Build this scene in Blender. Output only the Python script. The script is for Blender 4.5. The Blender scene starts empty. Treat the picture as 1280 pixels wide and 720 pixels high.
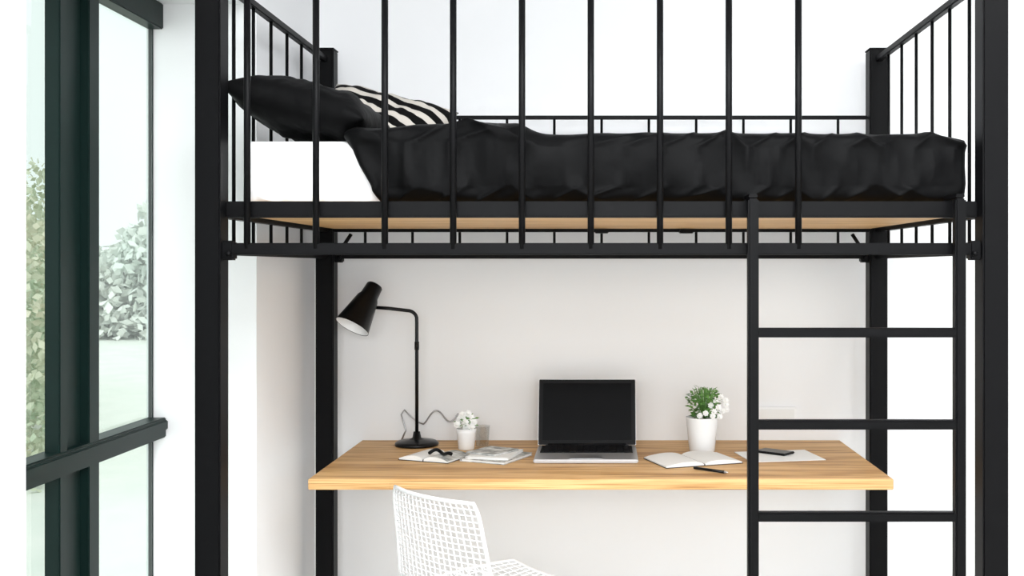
import bpy, bmesh, math, random
from mathutils import Vector, Matrix, noise, Euler
random.seed(4)
scene = bpy.context.scene
try:
    scene.view_settings.view_transform = 'Standard'
    scene.view_settings.look = 'None'
except Exception: pass

# ---------------------------------------------------------------- materials
def new_mat(name, col, rough=0.5, metal=0.0, spec=0.5, sheen=0.0):
    m = bpy.data.materials.new(name); m.use_nodes = True
    b = m.node_tree.nodes["Principled BSDF"]
    b.inputs["Base Color"].default_value = (*col, 1)
    b.inputs["Roughness"].default_value = rough
    b.inputs["Metallic"].default_value = metal
    b.inputs["Specular IOR Level"].default_value = spec
    b.inputs["Sheen Weight"].default_value = sheen
    return m
def nz(m, scale=30, c1=None, c2=None, bump=0.0, mapscale=(1,1,1), detail=4, dist=0.01, rough=None):
    nt = m.node_tree; b = nt.nodes["Principled BSDF"]
    tc = nt.nodes.new("ShaderNodeTexCoord"); mp = nt.nodes.new("ShaderNodeMapping")
    mp.inputs["Scale"].default_value = mapscale
    n = nt.nodes.new("ShaderNodeTexNoise"); n.inputs["Scale"].default_value = scale; n.inputs["Detail"].default_value = detail
    nt.links.new(tc.outputs["Object"], mp.inputs["Vector"]); nt.links.new(mp.outputs["Vector"], n.inputs["Vector"])
    if c1:
        r = nt.nodes.new("ShaderNodeValToRGB")
        r.color_ramp.elements[0].position = .3; r.color_ramp.elements[1].position = .7
        r.color_ramp.elements[0].color = (*c1,1); r.color_ramp.elements[1].color = (*c2,1)
        nt.links.new(n.outputs["Fac"], r.inputs["Fac"]); nt.links.new(r.outputs["Color"], b.inputs["Base Color"])
    if bump:
        bp = nt.nodes.new("ShaderNodeBump"); bp.inputs["Strength"].default_value = bump; bp.inputs["Distance"].default_value = dist
        nt.links.new(n.outputs["Fac"], bp.inputs["Height"]); nt.links.new(bp.outputs["Normal"], b.inputs["Normal"])
    return m

M_wall = nz(new_mat("wall_paint", (.868,.872,.882), .75, spec=.2), 60, bump=.05, dist=.002)
M_ceil = nz(new_mat("ceiling_paint", (.87,.87,.88), .85, spec=.2), 60, bump=.04, dist=.002)
M_metal = nz(new_mat("black_powder_coat", (.0028,.0028,.0032), .42, spec=.08), 300, bump=.04, dist=.001)
M_frame = nz(new_mat("window_frame_paint", (.004,.013,.0115), .4, spec=.2), 200, bump=.03, dist=.001)
M_sheet = nz(new_mat("white_cotton", (.86,.86,.865), .9, spec=.1), 6, bump=.8, dist=.05, detail=3)
M_duvet = nz(new_mat("black_cotton", (.0025,.0025,.0027), .55, spec=.055), 9, bump=.4, dist=.02, detail=3)
M_white = nz(new_mat("white_lacquer", (.88,.88,.88), .35), 80, bump=.02, dist=.001)
M_chair = nz(new_mat("chair_wire_coat", (.70,.70,.70), .4), 80, bump=.02, dist=.001)
M_ceramic = nz(new_mat("white_ceramic", (.88,.88,.88), .25), 80, bump=.02, dist=.001)
M_black = nz(new_mat("black_gloss", (.003,.003,.0035), .3, spec=.25), 80, bump=.01, dist=.001)
M_silver = nz(new_mat("brushed_aluminium", (.55,.55,.56), .35, metal=.7), 90, bump=.02, dist=.001, mapscale=(1,20,1))
M_keys = nz(new_mat("black_plastic", (.006,.006,.007), .5, spec=.12), 100, bump=.02, dist=.001)
M_screen = nz(new_mat("screen_off", (.0015,.0015,.002), .3, spec=.05), 10, bump=.0)
M_paper = nz(new_mat("paper", (.82,.82,.81), .8, spec=.1), 100, bump=.05, dist=.001)
M_print = nz(new_mat("printed_page", (.6,.6,.6), .7), 28, (.10,.11,.10), (.80,.80,.78), mapscale=(1,1.6,1))
M_leaf = nz(new_mat("leaf_green", (.1,.25,.05), .5), 25, (.05,.16,.03), (.20,.42,.10))
M_petal = nz(new_mat("white_petal", (.92,.92,.9), .7), 50, bump=.05)
M_soil = nz(new_mat("soil", (.06,.04,.03), .95), 80, bump=.4)
M_chrome = nz(new_mat("steel_wire", (.45,.45,.46), .3, metal=.8), 80, bump=.01)

def wood(name, a, b_, c, brick=.08):
    m = new_mat(name, b_, .5, spec=.25); nt = m.node_tree; bs = nt.nodes["Principled BSDF"]
    tc = nt.nodes.new("ShaderNodeTexCoord")
    def n(scale, ms, det, dis=0):
        mp = nt.nodes.new("ShaderNodeMapping"); mp.inputs["Scale"].default_value = ms
        x = nt.nodes.new("ShaderNodeTexNoise"); x.inputs["Scale"].default_value = scale; x.inputs["Detail"].default_value = det
        x.inputs["Distortion"].default_value = dis
        nt.links.new(tc.outputs["Object"], mp.inputs["Vector"]); nt.links.new(mp.outputs["Vector"], x.inputs["Vector"]); return x
    g = n(1.5, (1.0, 13, 50), 8, .6); f = n(5, (.9, 24, 80), 5)
    sx = nt.nodes.new("ShaderNodeTexBrick"); mp = nt.nodes.new("ShaderNodeMapping")
    sx.inputs["Color1"].default_value = (.3,.3,.3,1); sx.inputs["Color2"].default_value = (.7,.7,.7,1)
    sx.inputs["Mortar"].default_value = (.4,.4,.4,1); sx.inputs["Scale"].default_value = 1
    sx.inputs["Brick Width"].default_value = 1.3; sx.inputs["Row Height"].default_value = .11; sx.inputs["Mortar Size"].default_value = .0008
    nt.links.new(tc.outputs["Object"], mp.inputs["Vector"]); nt.links.new(mp.outputs["Vector"], sx.inputs["Vector"])
    m1 = nt.nodes.new("ShaderNodeMixRGB"); m1.inputs[0].default_value = .45
    nt.links.new(g.outputs["Fac"], m1.inputs[1]); nt.links.new(f.outputs["Fac"], m1.inputs[2])
    m2 = nt.nodes.new("ShaderNodeMixRGB"); m2.inputs[0].default_value = brick
    nt.links.new(m1.outputs[0], m2.inputs[1]); nt.links.new(sx.outputs["Color"], m2.inputs[2])
    r = nt.nodes.new("ShaderNodeValToRGB"); e = r.color_ramp.elements
    e[0].position=.39; e[0].color=(*a,1); e[1].position=.57; e[1].color=(*c,1)
    k = e.new(.475); k.color=(*b_,1)
    nt.links.new(m2.outputs[0], r.inputs["Fac"]); nt.links.new(r.outputs["Color"], bs.inputs["Base Color"])
    return m
M_wood = wood("oak_desk", (.30,.145,.048), (.53,.305,.12), (.68,.43,.20))
M_ply = wood("plywood_board", (.34,.18,.065), (.56,.34,.145), (.64,.42,.20))
M_floor = wood("pale_oak_floor", (.52,.49,.45), (.62,.60,.56), (.70,.68,.64))

def stripe_mat():
    m = new_mat("striped_fabric", (.9,.9,.9), .9, spec=.1); nt = m.node_tree; bs = nt.nodes["Principled BSDF"]
    tc = nt.nodes.new("ShaderNodeTexCoord"); mp = nt.nodes.new("ShaderNodeMapping")
    mp.inputs["Rotation"].default_value=(0,0,math.radians(10))
    w = nt.nodes.new("ShaderNodeTexWave"); w.wave_type='BANDS'; w.bands_direction='Y'
    w.inputs["Scale"].default_value = 5.2; w.inputs["Distortion"].default_value = 1.8; w.inputs["Detail"].default_value = 3
    w.inputs["Detail Scale"].default_value = 1.0
    r = nt.nodes.new("ShaderNodeValToRGB"); r.color_ramp.interpolation='CONSTANT'
    r.color_ramp.elements[0].color=(.004,.004,.004,1); r.color_ramp.elements[1].position=.58; r.color_ramp.elements[1].color=(.56,.52,.47,1)
    nt.links.new(tc.outputs["Object"], mp.inputs["Vector"]); nt.links.new(mp.outputs["Vector"], w.inputs["Vector"])
    nt.links.new(w.outputs["Fac"], r.inputs["Fac"]); nt.links.new(r.outputs["Color"], bs.inputs["Base Color"])
    return m
M_stripe = stripe_mat()
def glass_mat(name, tint, refl):
    m = bpy.data.materials.new(name); m.use_nodes = True; nt = m.node_tree; nt.nodes.clear()
    o = nt.nodes.new("ShaderNodeOutputMaterial"); mx = nt.nodes.new("ShaderNodeMixShader")
    t = nt.nodes.new("ShaderNodeBsdfTransparent"); t.inputs[0].default_value = (*tint,1)
    g = nt.nodes.new("ShaderNodeBsdfGlossy"); g.inputs["Roughness"].default_value=.02
    mx.inputs[0].default_value=refl
    nt.links.new(t.outputs[0], mx.inputs[1]); nt.links.new(g.outputs[0], mx.inputs[2]); nt.links.new(mx.outputs[0], o.inputs[0])
    return m
M_glass = glass_mat("window_glass",(.90,.955,.935),.12)
M_tumbler = glass_mat("clear_glass",(.93,.94,.94),.12)

# ---------------------------------------------------------------- builder
class B:
    def __init__(s, name): s.name=name; s.bm=bmesh.new(); s.mats=[]
    def mi(s, m):
        if m not in s.mats: s.mats.append(m)
        return s.mats.index(m)
    def _merge(s, bm2, mat, M=None, smooth=False):
        i = s.mi(mat)
        if M is not None: bmesh.ops.transform(bm2, matrix=M, verts=bm2.verts)
        bmesh.ops.recalc_face_normals(bm2, faces=bm2.faces)
        for f in bm2.faces: f.material_index=i; f.smooth=smooth
        me = bpy.data.meshes.new("t"); bm2.to_mesh(me); bm2.free(); s.bm.from_mesh(me); bpy.data.meshes.remove(me)
    def box(s, c, size, mat, bev=.003, rot=None):
        b2=bmesh.new(); bmesh.ops.create_cube(b2,size=1)
        bmesh.ops.scale(b2, vec=size, verts=b2.verts)
        if bev: bmesh.ops.bevel(b2, geom=b2.edges[:], offset=min(bev,min(size)*.3), segments=2, affect='EDGES')
        M=Matrix.Translation(c)
        if rot: M = M @ Euler(rot).to_matrix().to_4x4()
        s._merge(b2, mat, M)
    def cyl(s, p0, p1, r, mat, seg=20, r2=None, cap=True):
        p0=Vector(p0);p1=Vector(p1); d=p1-p0
        b2=bmesh.new(); bmesh.ops.create_cone(b2,cap_ends=cap,segments=seg,radius1=r,radius2=r if r2 is None else r2,depth=d.length)
        M=Matrix.Translation((p0+p1)/2) @ d.to_track_quat('Z','Y').to_matrix().to_4x4()
        s._merge(b2, mat, M, True)
    def tube(s, pts, r, mat, seg=8, closed=False):
        pts=[Vector(p) for p in pts]; n=len(pts); b2=bmesh.new(); rings=[]
        up=Vector((0,0,1)); prev=None
        for i,p in enumerate(pts):
            if closed: t=pts[(i+1)%n]-pts[i-1]
            else: t=pts[min(i+1,n-1)]-pts[max(i-1,0)]
            t.normalize()
            if prev is None:
                a=t.cross(up)
                if a.length<.1: a=t.cross(Vector((1,0,0)))
            else: a=prev-t*prev.dot(t)
            a.normalize(); prev=a; b_=t.cross(a)
            rings.append([b2.verts.new(p+r*(math.cos(2*math.pi*k/seg)*a+math.sin(2*math.pi*k/seg)*b_)) for k in range(seg)])
        for i in range(n if closed else n-1):
            A=rings[i];C=rings[(i+1)%n]
            for k in range(seg):
                try: b2.faces.new([A[k],A[(k+1)%seg],C[(k+1)%seg],C[k]])
                except: pass
        if not closed: b2.faces.new(rings[0]); b2.faces.new(rings[-1][::-1])
        s._merge(b2, mat, None, True)
    def lathe(s, prof, mat, M, seg=36):
        b2=bmesh.new(); rings=[]
        for r,z in prof:
            rings.append([b2.verts.new((max(r,1e-4)*math.cos(2*math.pi*k/seg),max(r,1e-4)*math.sin(2*math.pi*k/seg),z)) for k in range(seg)])
        for i in range(len(rings)-1):
            for k in range(seg): b2.faces.new([rings[i][k],rings[i][(k+1)%seg],rings[i+1][(k+1)%seg],rings[i+1][k]])
        s._merge(b2, mat, M, True)
    def surf(s, fn, nu, nv, mat, smooth=True, closeu=False, closev=False, M=None):
        b2=bmesh.new(); V=[[b2.verts.new(fn(i/(nu if closeu else nu-1), j/(nv if closev else nv-1))) for j in range(nv)] for i in range(nu)]
        for i in range(nu if closeu else nu-1):
            for j in range(nv if closev else nv-1):
                b2.faces.new([V[i][j],V[(i+1)%nu][j],V[(i+1)%nu][(j+1)%nv],V[i][(j+1)%nv]])
        s._merge(b2, mat, M, smooth)
    def quad(s, c, n, u, L, W, mat):
        n=Vector(n).normalized(); u=Vector(u); u=(u-n*u.dot(n)).normalized(); v=n.cross(u); c=Vector(c)
        i=s.mi(mat)
        vs=[s.bm.verts.new(p) for p in (c, c+u*L*.5+v*W*.5+n*L*.06, c+u*L, c+u*L*.5-v*W*.5+n*L*.06)]
        f=s.bm.faces.new(vs); f.material_index=i; f.smooth=True
    def done(s, origin=None, parent=None, angle=True):
        me=bpy.data.meshes.new(s.name)
        if origin is None:
            xs=[v.co for v in s.bm.verts]
            origin=Vector(((min(v.x for v in xs)+max(v.x for v in xs))/2,(min(v.y for v in xs)+max(v.y for v in xs))/2,min(v.z for v in xs)))
        origin=Vector(origin)
        bmesh.ops.translate(s.bm, vec=-origin, verts=s.bm.verts)
        s.bm.to_mesh(me); s.bm.free()
        for m in s.mats: me.materials.append(m)
        ob=bpy.data.objects.new(s.name, me); ob.location=origin
        scene.collection.objects.link(ob)
        if parent is not None:
            ob.parent=parent; ob.location=origin-parent.location
        return ob
def empty(name, loc):
    e=bpy.data.objects.new(name,None); e.location=loc; e.empty_display_size=.1; scene.collection.objects.link(e); return e

# ---------------------------------------------------------------- camera model
F=1340.0; VX,VY=752.0,335.0; CZ=1.40
cam=bpy.data.cameras.new("camera"); cam.sensor_width=36; cam.lens=F/1280*36
cam.shift_x=-(VX-640)/1280; cam.shift_y=-(360-VY)/1280; cam.clip_start=.05
co=bpy.data.objects.new("camera",cam); co.location=(0,0,CZ); co.rotation_euler=(math.pi/2,0,0)
scene.collection.objects.link(co); scene.camera=co

WY=4.05; LX=-1.085; YF=2.75; YB=3.90
# ---------------------------------------------------------------- room
def slab(name, lo, hi, mat):
    b=B(name); c=[(lo[i]+hi[i])/2 for i in range(3)]; b.box(c,[hi[i]-lo[i] for i in range(3)],mat,bev=0); return b.done()
RX=3.0; YR=-2.5; CH=2.75; OX=-1.43
slab("floor",(OX,YR,-.1),(RX,WY+.2,0),M_floor)
slab("ceiling",(OX,YR,CH),(RX,WY+.2,CH+.1),M_ceil)
slab("wall_back",(OX,WY,0),(RX,WY+.2,CH),M_wall)
slab("wall_right",(RX,YR,0),(RX+.15,WY+.2,CH),M_wall)
slab("rear_light_block",(OX,YR-.15,0),(RX+.15,YR,1.15),M_wall)  # unseen low wall, added to keep rear light from under the desk
WIN_Y0,WIN_Y1=2.02,3.37; WX=-1.40
b=B("wall_left"); cx=(LX+OX)/2; tw=LX-OX
b.box((cx,(WIN_Y1+WY)/2,CH/2),(tw,WY-WIN_Y1,CH),M_wall,bev=0)
b.box((cx,(1.0+WIN_Y0)/2,CH/2),(tw,WIN_Y0-1.0,CH),M_wall,bev=0)
b.box((cx,(WIN_Y0+WIN_Y1)/2,2.49),(tw,WIN_Y1-WIN_Y0,.52),M_wall,bev=0)
b.box((cx,(WIN_Y0+WIN_Y1)/2,.06),(tw,WIN_Y1-WIN_Y0,.12),M_wall,bev=0)
b.box((cx,(YR-.6)/2,CH/2),(tw,-.6-YR,CH),M_wall,bev=0)
b.box((cx,.2,2.49),(tw,1.6,.52),M_wall,bev=0)
b.box((cx,.2,.06),(tw,1.6,.12),M_wall,bev=0)
b.done()
def window(name, y0, y1, mull):
    b=B(name); z0,z1=.12,2.23
    b.box((WX-.002,(y0+y1)/2,z1-.04),(.05,y1-y0,.08),M_frame)
    b.box((WX-.002,(y0+y1)/2,z0+.04),(.05,y1-y0,.08),M_frame)
    b.box((WX-.002,y0+.02,(z0+z1)/2),(.05,.04,z1-z0),M_frame)
    b.box((WX-.015,y1-.005,(z0+z1)/2),(.014,.010,z1-z0),M_frame)
    zt=.900
    b.box((WX+.002,(y0+y1)/2,zt),(.06,y1-y0-.002,.062),M_frame)
    b.box((WX+.008,(y0+y1)/2,zt+.008),(.06,y1-y0-.002,.03),M_frame)
    for m,w,dx,dp in mull:
        b.box((WX+dx,m,(z0+z1)/2),(dp,w,z1-z0),M_frame)
    b.box((WX-.012,(y0+y1)/2,(z0+z1)/2),(.006,y1-y0-.02,z1-z0-.1),M_glass,bev=0)
    return b.done()
window("window_1",WIN_Y0,WIN_Y1,[(2.735,.04,.008,.04),(2.81,.11,-.008,.03),(2.90,.06,.008,.04)])
window("window_2",-.6,1.0,[(.2,.06,.0,.08)])
for nm,lo,hi in (("baseboard_back",(LX,WY-.012,0),(RX,WY,.08)),("baseboard_right",(RX-.012,YR,0),(RX,WY-.012,.08)),("baseboard_left",(LX,WIN_Y1,0),(LX+.012,WY-.012,.08))):
    slab(nm,lo,hi,M_white)

# outdoors
M_out = nz(new_mat("garden_ground",(.5,.52,.4),.9),2,(.70,.72,.67),(.78,.77,.73))
slab("garden_ground",(-40,-8,-.6),(OX-.02,60,-.5),M_out)
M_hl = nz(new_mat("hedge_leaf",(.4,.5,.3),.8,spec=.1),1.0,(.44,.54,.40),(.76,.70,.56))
M_h2 = nz(new_mat("hazed_leaf",(.7,.75,.7),.9,spec=.05),.5,(.70,.76,.71),(.86,.86,.82))  # haze put into the leaf colour: paled for distance
def rv(): return (random.gauss(0,1),random.gauss(0,1),random.gauss(0,1))
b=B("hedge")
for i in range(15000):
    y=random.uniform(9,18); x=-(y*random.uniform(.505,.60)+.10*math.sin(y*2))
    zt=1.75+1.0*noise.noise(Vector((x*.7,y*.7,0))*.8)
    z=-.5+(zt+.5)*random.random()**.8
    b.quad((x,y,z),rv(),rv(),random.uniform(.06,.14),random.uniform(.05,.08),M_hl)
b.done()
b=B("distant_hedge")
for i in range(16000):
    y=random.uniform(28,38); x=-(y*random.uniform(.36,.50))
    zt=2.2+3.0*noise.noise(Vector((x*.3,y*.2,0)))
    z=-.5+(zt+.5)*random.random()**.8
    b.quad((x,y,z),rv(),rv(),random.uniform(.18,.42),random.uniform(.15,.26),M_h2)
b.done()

# ---------------------------------------------------------------- loft bed
b=B("loft_bed"); PW=.065; PT=2.19
for x in (-1,1):
    for y in (YF,YB): 
        b.box((x,y,PT/2),(PW,PW,PT),M_metal,.004)
        b.box((x,y,PT+.002),(PW+.004,PW+.004,.006),M_metal,.002)
ZL=1.449; ZU=1.551
b.box((0,YF,ZL),(2-PW,.03,.03),M_metal); b.box((0,YB,ZL),(2-PW,.03,.03),M_metal)
b.box((0,YF+.022,ZU),(2-PW,.026,.042),M_metal); b.box((0,YB-.022,ZU),(2-PW,.026,.042),M_metal)
for x in (-1,1):
    b.box((x,(YF+YB)/2,ZL),(.03,YB-YF-PW,.03),M_metal)
    b.box((x,(YF+YB)/2,ZU),(.03,YB-YF-PW,.04),M_metal)
    b.box((x,(YF+YB)/2,2.155),(.022,YB-YF-PW,.022),M_metal)
    n=7
    for k in range(1,n):
        y=YF+(YB-YF)*k/n
        b.cyl((x,y,ZL),(x,y,2.15),.0050,M_metal,10)
b.box((0,YF-.008,2.155),(2-PW,.022,.022),M_metal)
for px in (309,395,481,566.5,652.5,738.5,825,911,998):
    x=(px-VX)/F*(YF-.008); b.cyl((x,YF-.008,ZL+.0),(x,YF-.008,2.15),.0085,M_metal,14)
b.box((0,YB-.0,1.947),(2-PW,.014,.014),M_metal)
for k in range(11):
    x=-.86+1.72*k/10; b.cyl((x,YB,ZL),(x,YB,1.945),.0050,M_metal,10)
for x in (-1,1):
    sx=-1 if x>0 else 1
    for y in (YF,YB):
        b.box((x+sx*.045,y,ZL-.004),(.03,.036,.05),M_metal,.004)
        b.cyl((x+sx*.05,y-.02,ZL-.012),(x+sx*.05,y-.028,ZL-.012),.007,M_metal,10)
    b.tube([(x+sx*.02,YB-.03,ZL+.01),(x+sx*.06,YB-.04,ZL+.015),(x+sx*.10,YB-.05,ZU-.03)],.007,M_metal,8)
for x in (0.0,.30): b.box((x,YB-.10,ZU-.022),(.05,.05,.012),M_metal)
bed=b.done(origin=(0,3.325,0))
b=B("bed_board"); b.box((0,3.325,1.549),(1.93,1.06,.016),M_ply,.002); b.done(parent=bed)

b=B("mattress")
def matt(u,v):
    X=-.965+1.93*u; e=min(u,1-u)*1.93
    s_=1 if e>.04 else math.sqrt(max(0,1-((.04-e)/.04)**2))*.10+.90
    a=2*math.pi*v; c,s2=math.cos(a),math.sin(a); p=.16
    y=(abs(c)**p)*(1 if c>=0 else -1)*.512*s_; z=(abs(s2)**p)*(1 if s2>=0 else -1)*.090*s_
    cover=1/(1+math.exp((X+.50)*40))
    y*=.975+.025*cover
    if c<0: y-=.008*cover*(1-abs(noise.noise(Vector((X*9+z*10,2,z*4))))*2)**3
    return (X,3.345+y,1.652+z)
b.surf(matt,120,96,M_sheet,closev=True)
b.box((0,3.345,1.652),(1.915,.93,.15),M_sheet,.02)
b.done()

# duvet
b=B("duvet")
X0,X1=-.635,.962
def ridge(x): return 1-abs(x)*2
def duv(u,v):
    X=X0+(X1-X0)*u; e0=(X-X0); e1=(X1-X)
    fold=1/(1+math.exp((X+.19)*60))
    h=.098+.030*fold
    if e0<.20: h-=.026*(1-e0/.20)**1.3
    if e1<.12: h-=.018*(1-e1/.12)**2
    s_=1
    for e in (e0,e1):
        if e<.02: s_=min(s_,.94+.06*math.sqrt(max(0,1-((.02-e)/.02)**2)))
    a=2*math.pi*v; c,s2=math.cos(a),math.sin(a); p=.22
    yy=(abs(c)**p)*(1 if c>=0 else -1); zz=(abs(s2)**p)*(1 if s2>=0 else -1)
    y=yy*.520*s_; z=zz*(h if zz>0 else .103)*s_
    wx=X+.09*noise.noise(Vector((X*2.2,y*2,z*5+7)))
    amp=.75+.5*fold
    n1=ridge(noise.noise(Vector((wx*4.6+z*8,y*1.8,z*2))))
    n2=ridge(noise.noise(Vector((wx*10-z*17,y*4+3,z*5+2))))
    n3=noise.noise(Vector((X*2.4,y*1.4,5)))
    f=(.021*n1**3+.009*n2**3)*amp
    top=max(0,zz)
    z+= top*(f*.36+.008*n3-.004)
    if c<0: y-=f*1.2+(-.0 if True else 0)
    if zz<0: z+=.006*noise.noise(Vector((X*8,0,3)))*abs(zz)
    xx=X+(.055*zz*-1 if e0<.12 else 0)*max(0,1-e0/.12)+.014*noise.noise(Vector((z*16,y*5,2)))*(max(0,1-e0/.12) if e0<.12 else 0)
    yv=max(3.335+y, YF+.040)
    return (xx,yv,max(1.668+z,1.560))
b.surf(duv,320,200,M_duvet,closev=True)
b.done()

def pillow(name,w,d,t,loc,rot,mat,seed=0):
    b=B(name); n=44
    def mk(sg):
        def f(u,v):
            a=2*u-1; c=2*v-1
            th=t*((1-abs(a)**2.8)*(1-abs(c)**2.8))**.5
            x=a*w*(1-.06*(1-abs(c)**2)*abs(a)); y=c*d*(1-.06*(1-abs(a)**2)*abs(c))
            nn=noise.noise(Vector((a*2.5+seed,c*2.5,sg)))*.02*((1-a*a)*(1-c*c))**.4+abs(noise.noise(Vector((a*5+seed,c*4,sg*2))))*.012*((1-a*a)*(1-c*c))**.3
            return (x,y,sg*(th+nn))
        return f
    b.surf(mk(1),n,n,mat); b.surf(mk(-1),n,n,mat)
    bmesh.ops.remove_doubles(b.bm, verts=b.bm.verts, dist=.0004)
    bmesh.ops.recalc_face_normals(b.bm, faces=b.bm.faces)
    ob=b.done(origin=(0,0,0)); ob.location=loc; ob.rotation_euler=rot
    return ob
pillow("black_pillow",.195,.24,.078,(-.818,3.07,1.840),(0,math.radians(14),0),M_duvet,1)
pillow("striped_pillow",.22,.20,.07,(-.745,3.52,1.845),(math.radians(44),math.radians(14),math.radians(-6)),M_stripe,5)

# ---------------------------------------------------------------- ladder
b=B("ladder"); LY=YF-.042
def X(px,Y): return (px-VX)/F*Y
def Z(py,Y): return CZ-(py-VY)/F*Y
xl,xr=X(941,LY),X(1199,LY)
for x in (xl,xr):
    b.box((x,LY,(1.575)/2),(.027,.03,1.575),M_metal,.004)
    b.box((x,LY+.04,1.582),(.022,.10,.010),M_metal,.002)
    b.box((x,LY+.087,1.565),(.022,.006,.04),M_metal,.002)
    b.box((x,LY,.006),(.034,.038,.012),M_keys,.002)
z=1.237
while z>.1:
    b.box(((xl+xr)/2,LY,z),(xr-xl-.02,.026,.024),M_metal,.004); z-=.232
b.done()

# ---------------------------------------------------------------- desk
DZ=.75
b=B("desk"); DY0,DY1=3.30,WY-.002
xL,xR=X(385,DY0),X(1117,DY0)
b.box(((xL+xR)/2,(DY0+DY1)/2,DZ-.0165),(xR-xL,DY1-DY0,.033),M_wood,.002)
for x in (-.6,0,.6):
    b.box((x,WY-.2,DZ-.039),(.03,.38,.010),M_white,.001); b.box((x,WY-.007,DZ-.09),(.03,.008,.10),M_white,.001)
b.done()
Zd=DZ+.0005

# ---------------------------------------------------------------- lamp
b=B("desk_lamp"); Y=3.93; x=X(521,Y)
b.lathe([(0,0),(.078,0),(.080,.004),(.079,.010),(.070,.016),(.03,.022),(.016,.028),(.012,.05),(.0,.05)],M_black,Matrix.Translation((x,Y,Zd)))
pts=[(x,Y,Zd+.04),(x,Y,1.10),(x,Y,1.20)]
for k in range(1,9):
    a=k/8*math.pi/2; pts.append((x-.035*(1-math.cos(a)),Y,1.212+.032*math.sin(a)))
pts+= [(x-.10,Y-.005,1.252),(x-.155,Y-.01,1.256)]
b.tube(pts,.0065,M_black,12)
b.cyl((x-.0,Y,1.10),(x,Y,1.13),.0085,M_black)
tip=Vector((X(468,3.9),3.91,Z(357,3.9))); mouth=Vector((X(441,3.85),3.84,Z(408,3.85)))
ax=(mouth-tip).normalized(); L=(mouth-tip).length
Mh=Matrix.Translation(tip) @ ax.to_track_quat('Z','Y').to_matrix().to_4x4()
b.lathe([(0,-.004),(.026,-.002),(.030,.003),(.033,.045),(.040,.058),(.064,L),(.0645,L+.001)],M_black,Mh)
b.lathe([(.0625,L),(.036,.068),(.024,.02),(0,.015)],M_white,Mh)
b.lathe([(0,.10),(.018,.095),(.024,.075),(.018,.055),(.012,.04),(.012,.02)],M_ceramic,Mh)
b.cyl(Vector((x-.155,Y-.01,1.256)),tip+ax*.04,.009,M_black)
b.done()

# ---------------------------------------------------------------- laptop
b=B("laptop"); x=X(733,3.7); w=.350; y0,y1=3.56,3.85
b.box((x,(y0+y1)/2,Zd+.007),(w,y1-y0,.012),M_silver,.004)
b.box((x,(y0+y1)/2,Zd+.0015),(w-.02,y1-y0-.02,.003),M_keys,0)
b.box((x,y1-.085,Zd+.0135),(w-.03,.145,.0015),M_keys,0)
for r in range(6):
    for c in range(13):
        b.box((x-w/2+.036+c*.0232,y1-.145+r*.0235,Zd+.0158),(.019,.018,.003),M_keys,.001)
b.box((x,y0+.055,Zd+.0133),(.11,.075,.001),M_chrome,0)
tl=math.radians(-15); hh=.236
c=Vector((x,y1+.002+math.sin(-tl)*hh/2,Zd+.014+math.cos(tl)*hh/2))
b.box(c,(w,.007,hh),M_keys,.003,(tl,0,0))
b.box(c+Vector((0,.0025,0)),(w+.002,.004,hh+.002),M_silver,.001,(tl,0,0))
b.box(c+Vector((0,-.0040,.002)),(w-.03,.001,hh-.03),M_screen,0,(tl,0,0))
b.cyl((x-w*.4,y1,Zd+.014),(x+w*.4,y1,Zd+.014),.006,M_keys)
b.done()

# ---------------------------------------------------------------- plants
def leafy(b, c, rad, hgt, n, L, flowers, mleaf=None, fr=.0075):
    mleaf=mleaf or M_leaf
    for i in range(n):
        a=random.uniform(0,2*math.pi); e=random.random(); rr=rad*math.sqrt(random.random())*(.6+.4*e)
        p=Vector((c[0]+rr*math.cos(a),c[1]+rr*math.sin(a),c[2]+hgt*e*(1-.4*(rr/rad)**2)))
        d=Vector((math.cos(a),math.sin(a),random.uniform(-.2,1.2)))
        b.quad(p,(random.gauss(0,.6),random.gauss(0,.6),1),d,L*random.uniform(.7,1.3),L*.55,mleaf)
    for i in range(n//8):
        a=random.uniform(0,2*math.pi); rr=rad*.8*random.random()
        b.tube([(c[0],c[1],c[2]-.01),(c[0]+rr*.4*math.cos(a),c[1]+rr*.4*math.sin(a),c[2]+hgt*.5),(c[0]+rr*math.cos(a),c[1]+rr*math.sin(a),c[2]+hgt*.95)],.0009,mleaf,5)
    for fx,fz in flowers:
        q=Vector((c[0]+fx,c[1]-rad*.75+random.uniform(-.01,.01),c[2]+fz))
        b2=bmesh.new(); bmesh.ops.create_icosphere(b2,subdivisions=2,radius=fr*.8); b._merge(b2,M_petal,Matrix.Translation(q),True)
        for k in range(7):
            a=k*math.pi/3.5; b.quad(q,(.3*math.cos(a),-1,.3*math.sin(a)),(math.cos(a),.2,math.sin(a)),fr*2,fr*1.7,M_petal)
b=B("potted_plant"); Y=3.80; x=X(877.5,Y)
b.lathe([(0,0),(.042,0),(.045,.004),(.052,.07),(.057,.118),(.0575,.122),(.054,.122),(.052,.10),(0,.10)],M_ceramic,Matrix.Translation((x,Y,Zd)))
b.lathe([(.053,.107),(.02,.110),(0,.111)],M_soil,Matrix.Translation((x,Y,Zd)))
leafy(b,(x+.008,Y,Zd+.117),.062,.112,380,.020,[(.03,.030),(.045,.045),(.02,.05),(.06,.03),(.038,.065),(.0,.025),(.072,.055),(.055,.08),(-.02,.015),(.075,.035),(.025,.015),(.05,.012),(.07,.07)],fr=.0062)
b.done()
b=B("flower_cup"); Y=3.84; x=X(583,Y)
b.lathe([(0,0),(.026,0),(.029,.003),(.034,.06),(.036,.075),(.033,.075),(.031,.06),(0,.055)],M_ceramic,Matrix.Translation((x,Y,Zd)))
b.lathe([(0,.056),(.031,.056)],M_soil,Matrix.Translation((x,Y,Zd)))
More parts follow.
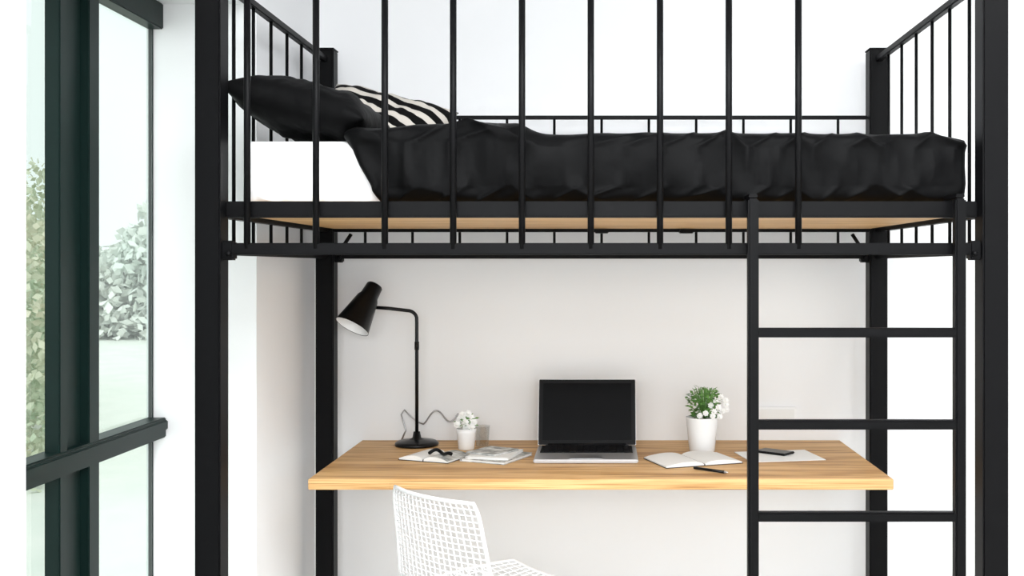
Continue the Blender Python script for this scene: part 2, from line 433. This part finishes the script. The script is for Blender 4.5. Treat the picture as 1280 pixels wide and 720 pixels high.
leafy(b,(x,Y,Zd+.072),.035,.06,60,.018,[(.0,.03),(.02,.045),(-.02,.04),(.01,.06),(-.01,.055),(.03,.03),(-.03,.02),(.0,.01),(.022,.012)])
b.done()
b=B("glass_tumbler"); Y=3.90; x=X(603,Y)
b.lathe([(0,.001),(.022,.001),(.027,.075),(.028,.076),(.026,.075),(.021,.006),(0,.006)],M_tumbler,Matrix.Translation((x,Y,Zd)))
b.done()

# ---------------------------------------------------------------- books
def book(name,cx,cy,w,d,rot,h=.012,mat=None,mat2=None,zb=None):
    b=B(name); mat=mat or M_paper; mat2=mat2 or M_paper
    R=Matrix.Translation((cx,cy,Zd if zb is None else zb)) @ Matrix.Rotation(rot,4,'Z')
    def E(u): return h*(.3+.9*math.sin(math.pi*min(u*1.05,1))**.6*(1-.45*u))+.0015
    for s_,mm in ((-1,mat),(1,mat2)):
        b.surf(lambda u,v,s_=s_:(s_*(.002+u*w),(v-.5)*d,E(u)),18,4,mm,M=R)
        b.surf(lambda u,v,s_=s_:(s_*(.002+u*w),-d/2,E(u)*v),18,4,M_paper,M=R)
        b.surf(lambda u,v,s_=s_:(s_*(.002+u*w),d/2,E(u)*v),18,4,M_paper,M=R)
        b.surf(lambda u,v,s_=s_:(s_*(.002+w),(u-.5)*d,(h*.3+.0015)*v),4,3,M_paper,M=R)
    b2=bmesh.new(); bmesh.ops.create_cube(b2,size=1); bmesh.ops.scale(b2,vec=(2*w+.008,d+.006,.0016),verts=b2.verts)
    b._merge(b2,M_keys,R@Matrix.Translation((0,0,.0008)))
    return b.done()
book("open_book",X(543,3.66),3.665,.092,.15,math.radians(-22),.016,M_paper,M_print)
def closed(b,cx,cy,z,w,d,h,rot,cover):
    R=Matrix.Translation((cx,cy,z)) @ Matrix.Rotation(rot,4,'Z')
    for c,s_,m in (((0,0,.001),(w,d,.002),cover),((.002,0,h/2),(w-.008,d-.006,h-.003),M_paper),((0,0,h-.001),(w,d,.002),cover),((-w/2+.001,0,h/2),(.002,d,h),cover)):
        b2=bmesh.new(); bmesh.ops.create_cube(b2,size=1); bmesh.ops.scale(b2,vec=s_,verts=b2.verts); b._merge(b2,m,R@Matrix.Translation(c))
b=B("magazine_stack"); cx=X(620,3.64)
closed(b,cx,3.66,Zd,.17,.20,.010,math.radians(-24),M_print)
closed(b,cx-.006,3.665,Zd+.0102,.15,.18,.008,math.radians(-12),M_paper)
closed(b,cx-.016,3.68,Zd+.0184,.12,.14,.006,math.radians(-30),M_print)
b.done()
b=B("camera_strap"); 
pts=[(X(538+30*t,3.62),3.60+.04*math.sin(t*5),Zd+.028+.006*math.sin(t*9)) for t in [k/20 for k in range(21)]]
b.tube(pts,.006,M_keys,8); b.done()
book("notebook",X(866,3.60),3.61,.135,.19,math.radians(20),.014,M_paper,M_paper)
b=B("paper_sheet"); 
b.box((X(975,3.68),3.70,Zd+.001),(.26,.20,.002),M_paper,0,(0,0,math.radians(10))); b.done()
b=B("smartphone"); b.box((X(970,3.72),3.75,Zd+.0065),(.07,.12,.008),M_black,.003,(0,0,math.radians(50))); b.done()
b=B("pen"); b.cyl((X(868,3.45),3.46,Zd+.005),(X(905,3.40),3.385,Zd+.005),.0045,M_black)
b.cyl((X(905,3.40),3.385,Zd+.005),(X(909,3.40),3.376,Zd+.005),.0045,M_silver,r2=.001); b.done()
b=B("power_cable"); pts=[]
for k in range(60):
    t=k/59; px=528+44*t; py=524+8*math.sin(2+t*7.5)-6*t
    pts.append((X(px,4.02),4.042-.012*abs(math.sin(t*6)),Z(py,4.02)))
b.tube(pts,.003,M_chrome,8)
b.tube([pts[0],(X(520,4.03),4.04,Z(527,4.03)),(X(510,4.0),4.04,Z(521,4.0)),(X(503,4.0),4.04,Z(514,4.0)),(X(499,4.0),4.04,Z(520,4.0)),(X(502,4.0),4.04,Z(530,4.0)),(X(505,4.0),4.035,Z(540,4.0)),(X(500,4.0),4.035,Zd+.004)],.003,M_chrome,8)
b.done()
b=B("wall_socket"); 
b.box((X(971,4.04),WY-.009,Z(517,4.04)),(.148,.018,.050),M_white,.004)
b.box((X(971,4.04),WY-.019,Z(517,4.04)),(.128,.003,.036),M_paper,.001)
b.done()

# ---------------------------------------------------------------- wire chair
CH0=Vector((-.435,3.04,0)); head=math.radians(-42)
Rz=Matrix.Translation(CH0) @ Matrix.Rotation(head,4,'Z')
chair=empty("wire_chair",CH0)
def shell(s_,t):
    if s_<.5:
        k=s_/.5; y=-.03-.055*(1-k)**1.2; z=.765-.335*k
        hw=.182+.03*k
    else:
        k=(s_-.5)/.5; y=-.03+.46*k; z=.43-.025*math.sin(k*math.pi)
        hw=.212
    bl=math.exp(-((s_-.5)/.07)**2); z+= .018*bl; y+= .018*bl
    w=t*t
    sm=1/(1+math.exp((s_-.5)*18))
    y+= .03*w*sm; z+= .05*w*(1-sm)*(1-max(0,(s_-.8)/.2)*.6)
    if s_<.06: hw*= 1-.06*(1-s_/.06)**2
    if s_>.88: hw*= 1-.12*((s_-.88)/.12)**2
    return Vector((t*hw,y,z))
me=bpy.data.meshes.new("mesh_shell"); nu,nv=40,19
vs=[Rz@shell(i/(nu-1),2*j/(nv-1)-1)-CH0 for i in range(nu) for j in range(nv)]
fs=[(i*nv+j,i*nv+j+1,(i+1)*nv+j+1,(i+1)*nv+j) for i in range(nu-1) for j in range(nv-1)]
me.from_pydata([tuple(v) for v in vs],[],fs); me.materials.append(M_chair)
sh=bpy.data.objects.new("seat_shell",me); scene.collection.objects.link(sh); sh.parent=chair
md=sh.modifiers.new("wire",'WIREFRAME'); md.thickness=.0060; md.use_boundary=True; md.use_even_offset=False
b=B("frame")
rim=[shell(i/30,-1) for i in range(31)]+[shell(1,-1+2*j/14) for j in range(1,14)]+[shell(1-i/30,1) for i in range(31)]+[shell(0,1-2*j/14) for j in range(1,14)]
b.tube([Rz@p for p in rim],.0058,M_chair,10,True)
for s_ in (-1,1):
    b.tube([Rz@Vector(p) for p in ((s_*.15,.0,.415),(s_*.19,-.05,.25),(s_*.21,-.10,.008),(s_*.21,.02,.008),(s_*.21,.36,.008),(s_*.19,.32,.25),(s_*.15,.26,.402))],.007,M_chair,10)
for y_,z_ in ((.0,.415),(.26,.402)): b.tube([Rz@Vector((-.15,y_,z_)),Rz@Vector((.15,y_,z_))],.007,M_chair,10)
b.done(parent=chair)

# ---------------------------------------------------------------- lights
w=bpy.data.worlds.new("world"); scene.world=w; w.use_nodes=True
bg=w.node_tree.nodes["Background"]; bg.inputs[0].default_value=(.97,1,.995,1); bg.inputs[1].default_value=1.35
def area(name,loc,rot,sx,sy,e,col=(1,1,1)):
    l=bpy.data.lights.new(name,'AREA'); l.shape='RECTANGLE'; l.size=sx; l.size_y=sy; l.energy=e; l.color=col
    o=bpy.data.objects.new(name,l); o.location=loc; o.rotation_euler=rot; scene.collection.objects.link(o)
area("overhead_fill",(.4,1.1,2.7),(0,0,0),2.2,1.8,160,(.955,.98,1))  # added fill panel above the view, not a fixture of the room
area("rear_fill",(.3,-2.3,1.95),(math.radians(85),0,0),3.5,1.2,108,(.955,.98,1))  # added fill panel behind the camera, brightens the room from the front
s=bpy.data.lights.new("sun",'SUN'); s.energy=1.4; s.angle=.05; so=bpy.data.objects.new("sun",s); so.rotation_euler=(math.radians(35),math.radians(12),0); scene.collection.objects.link(so)
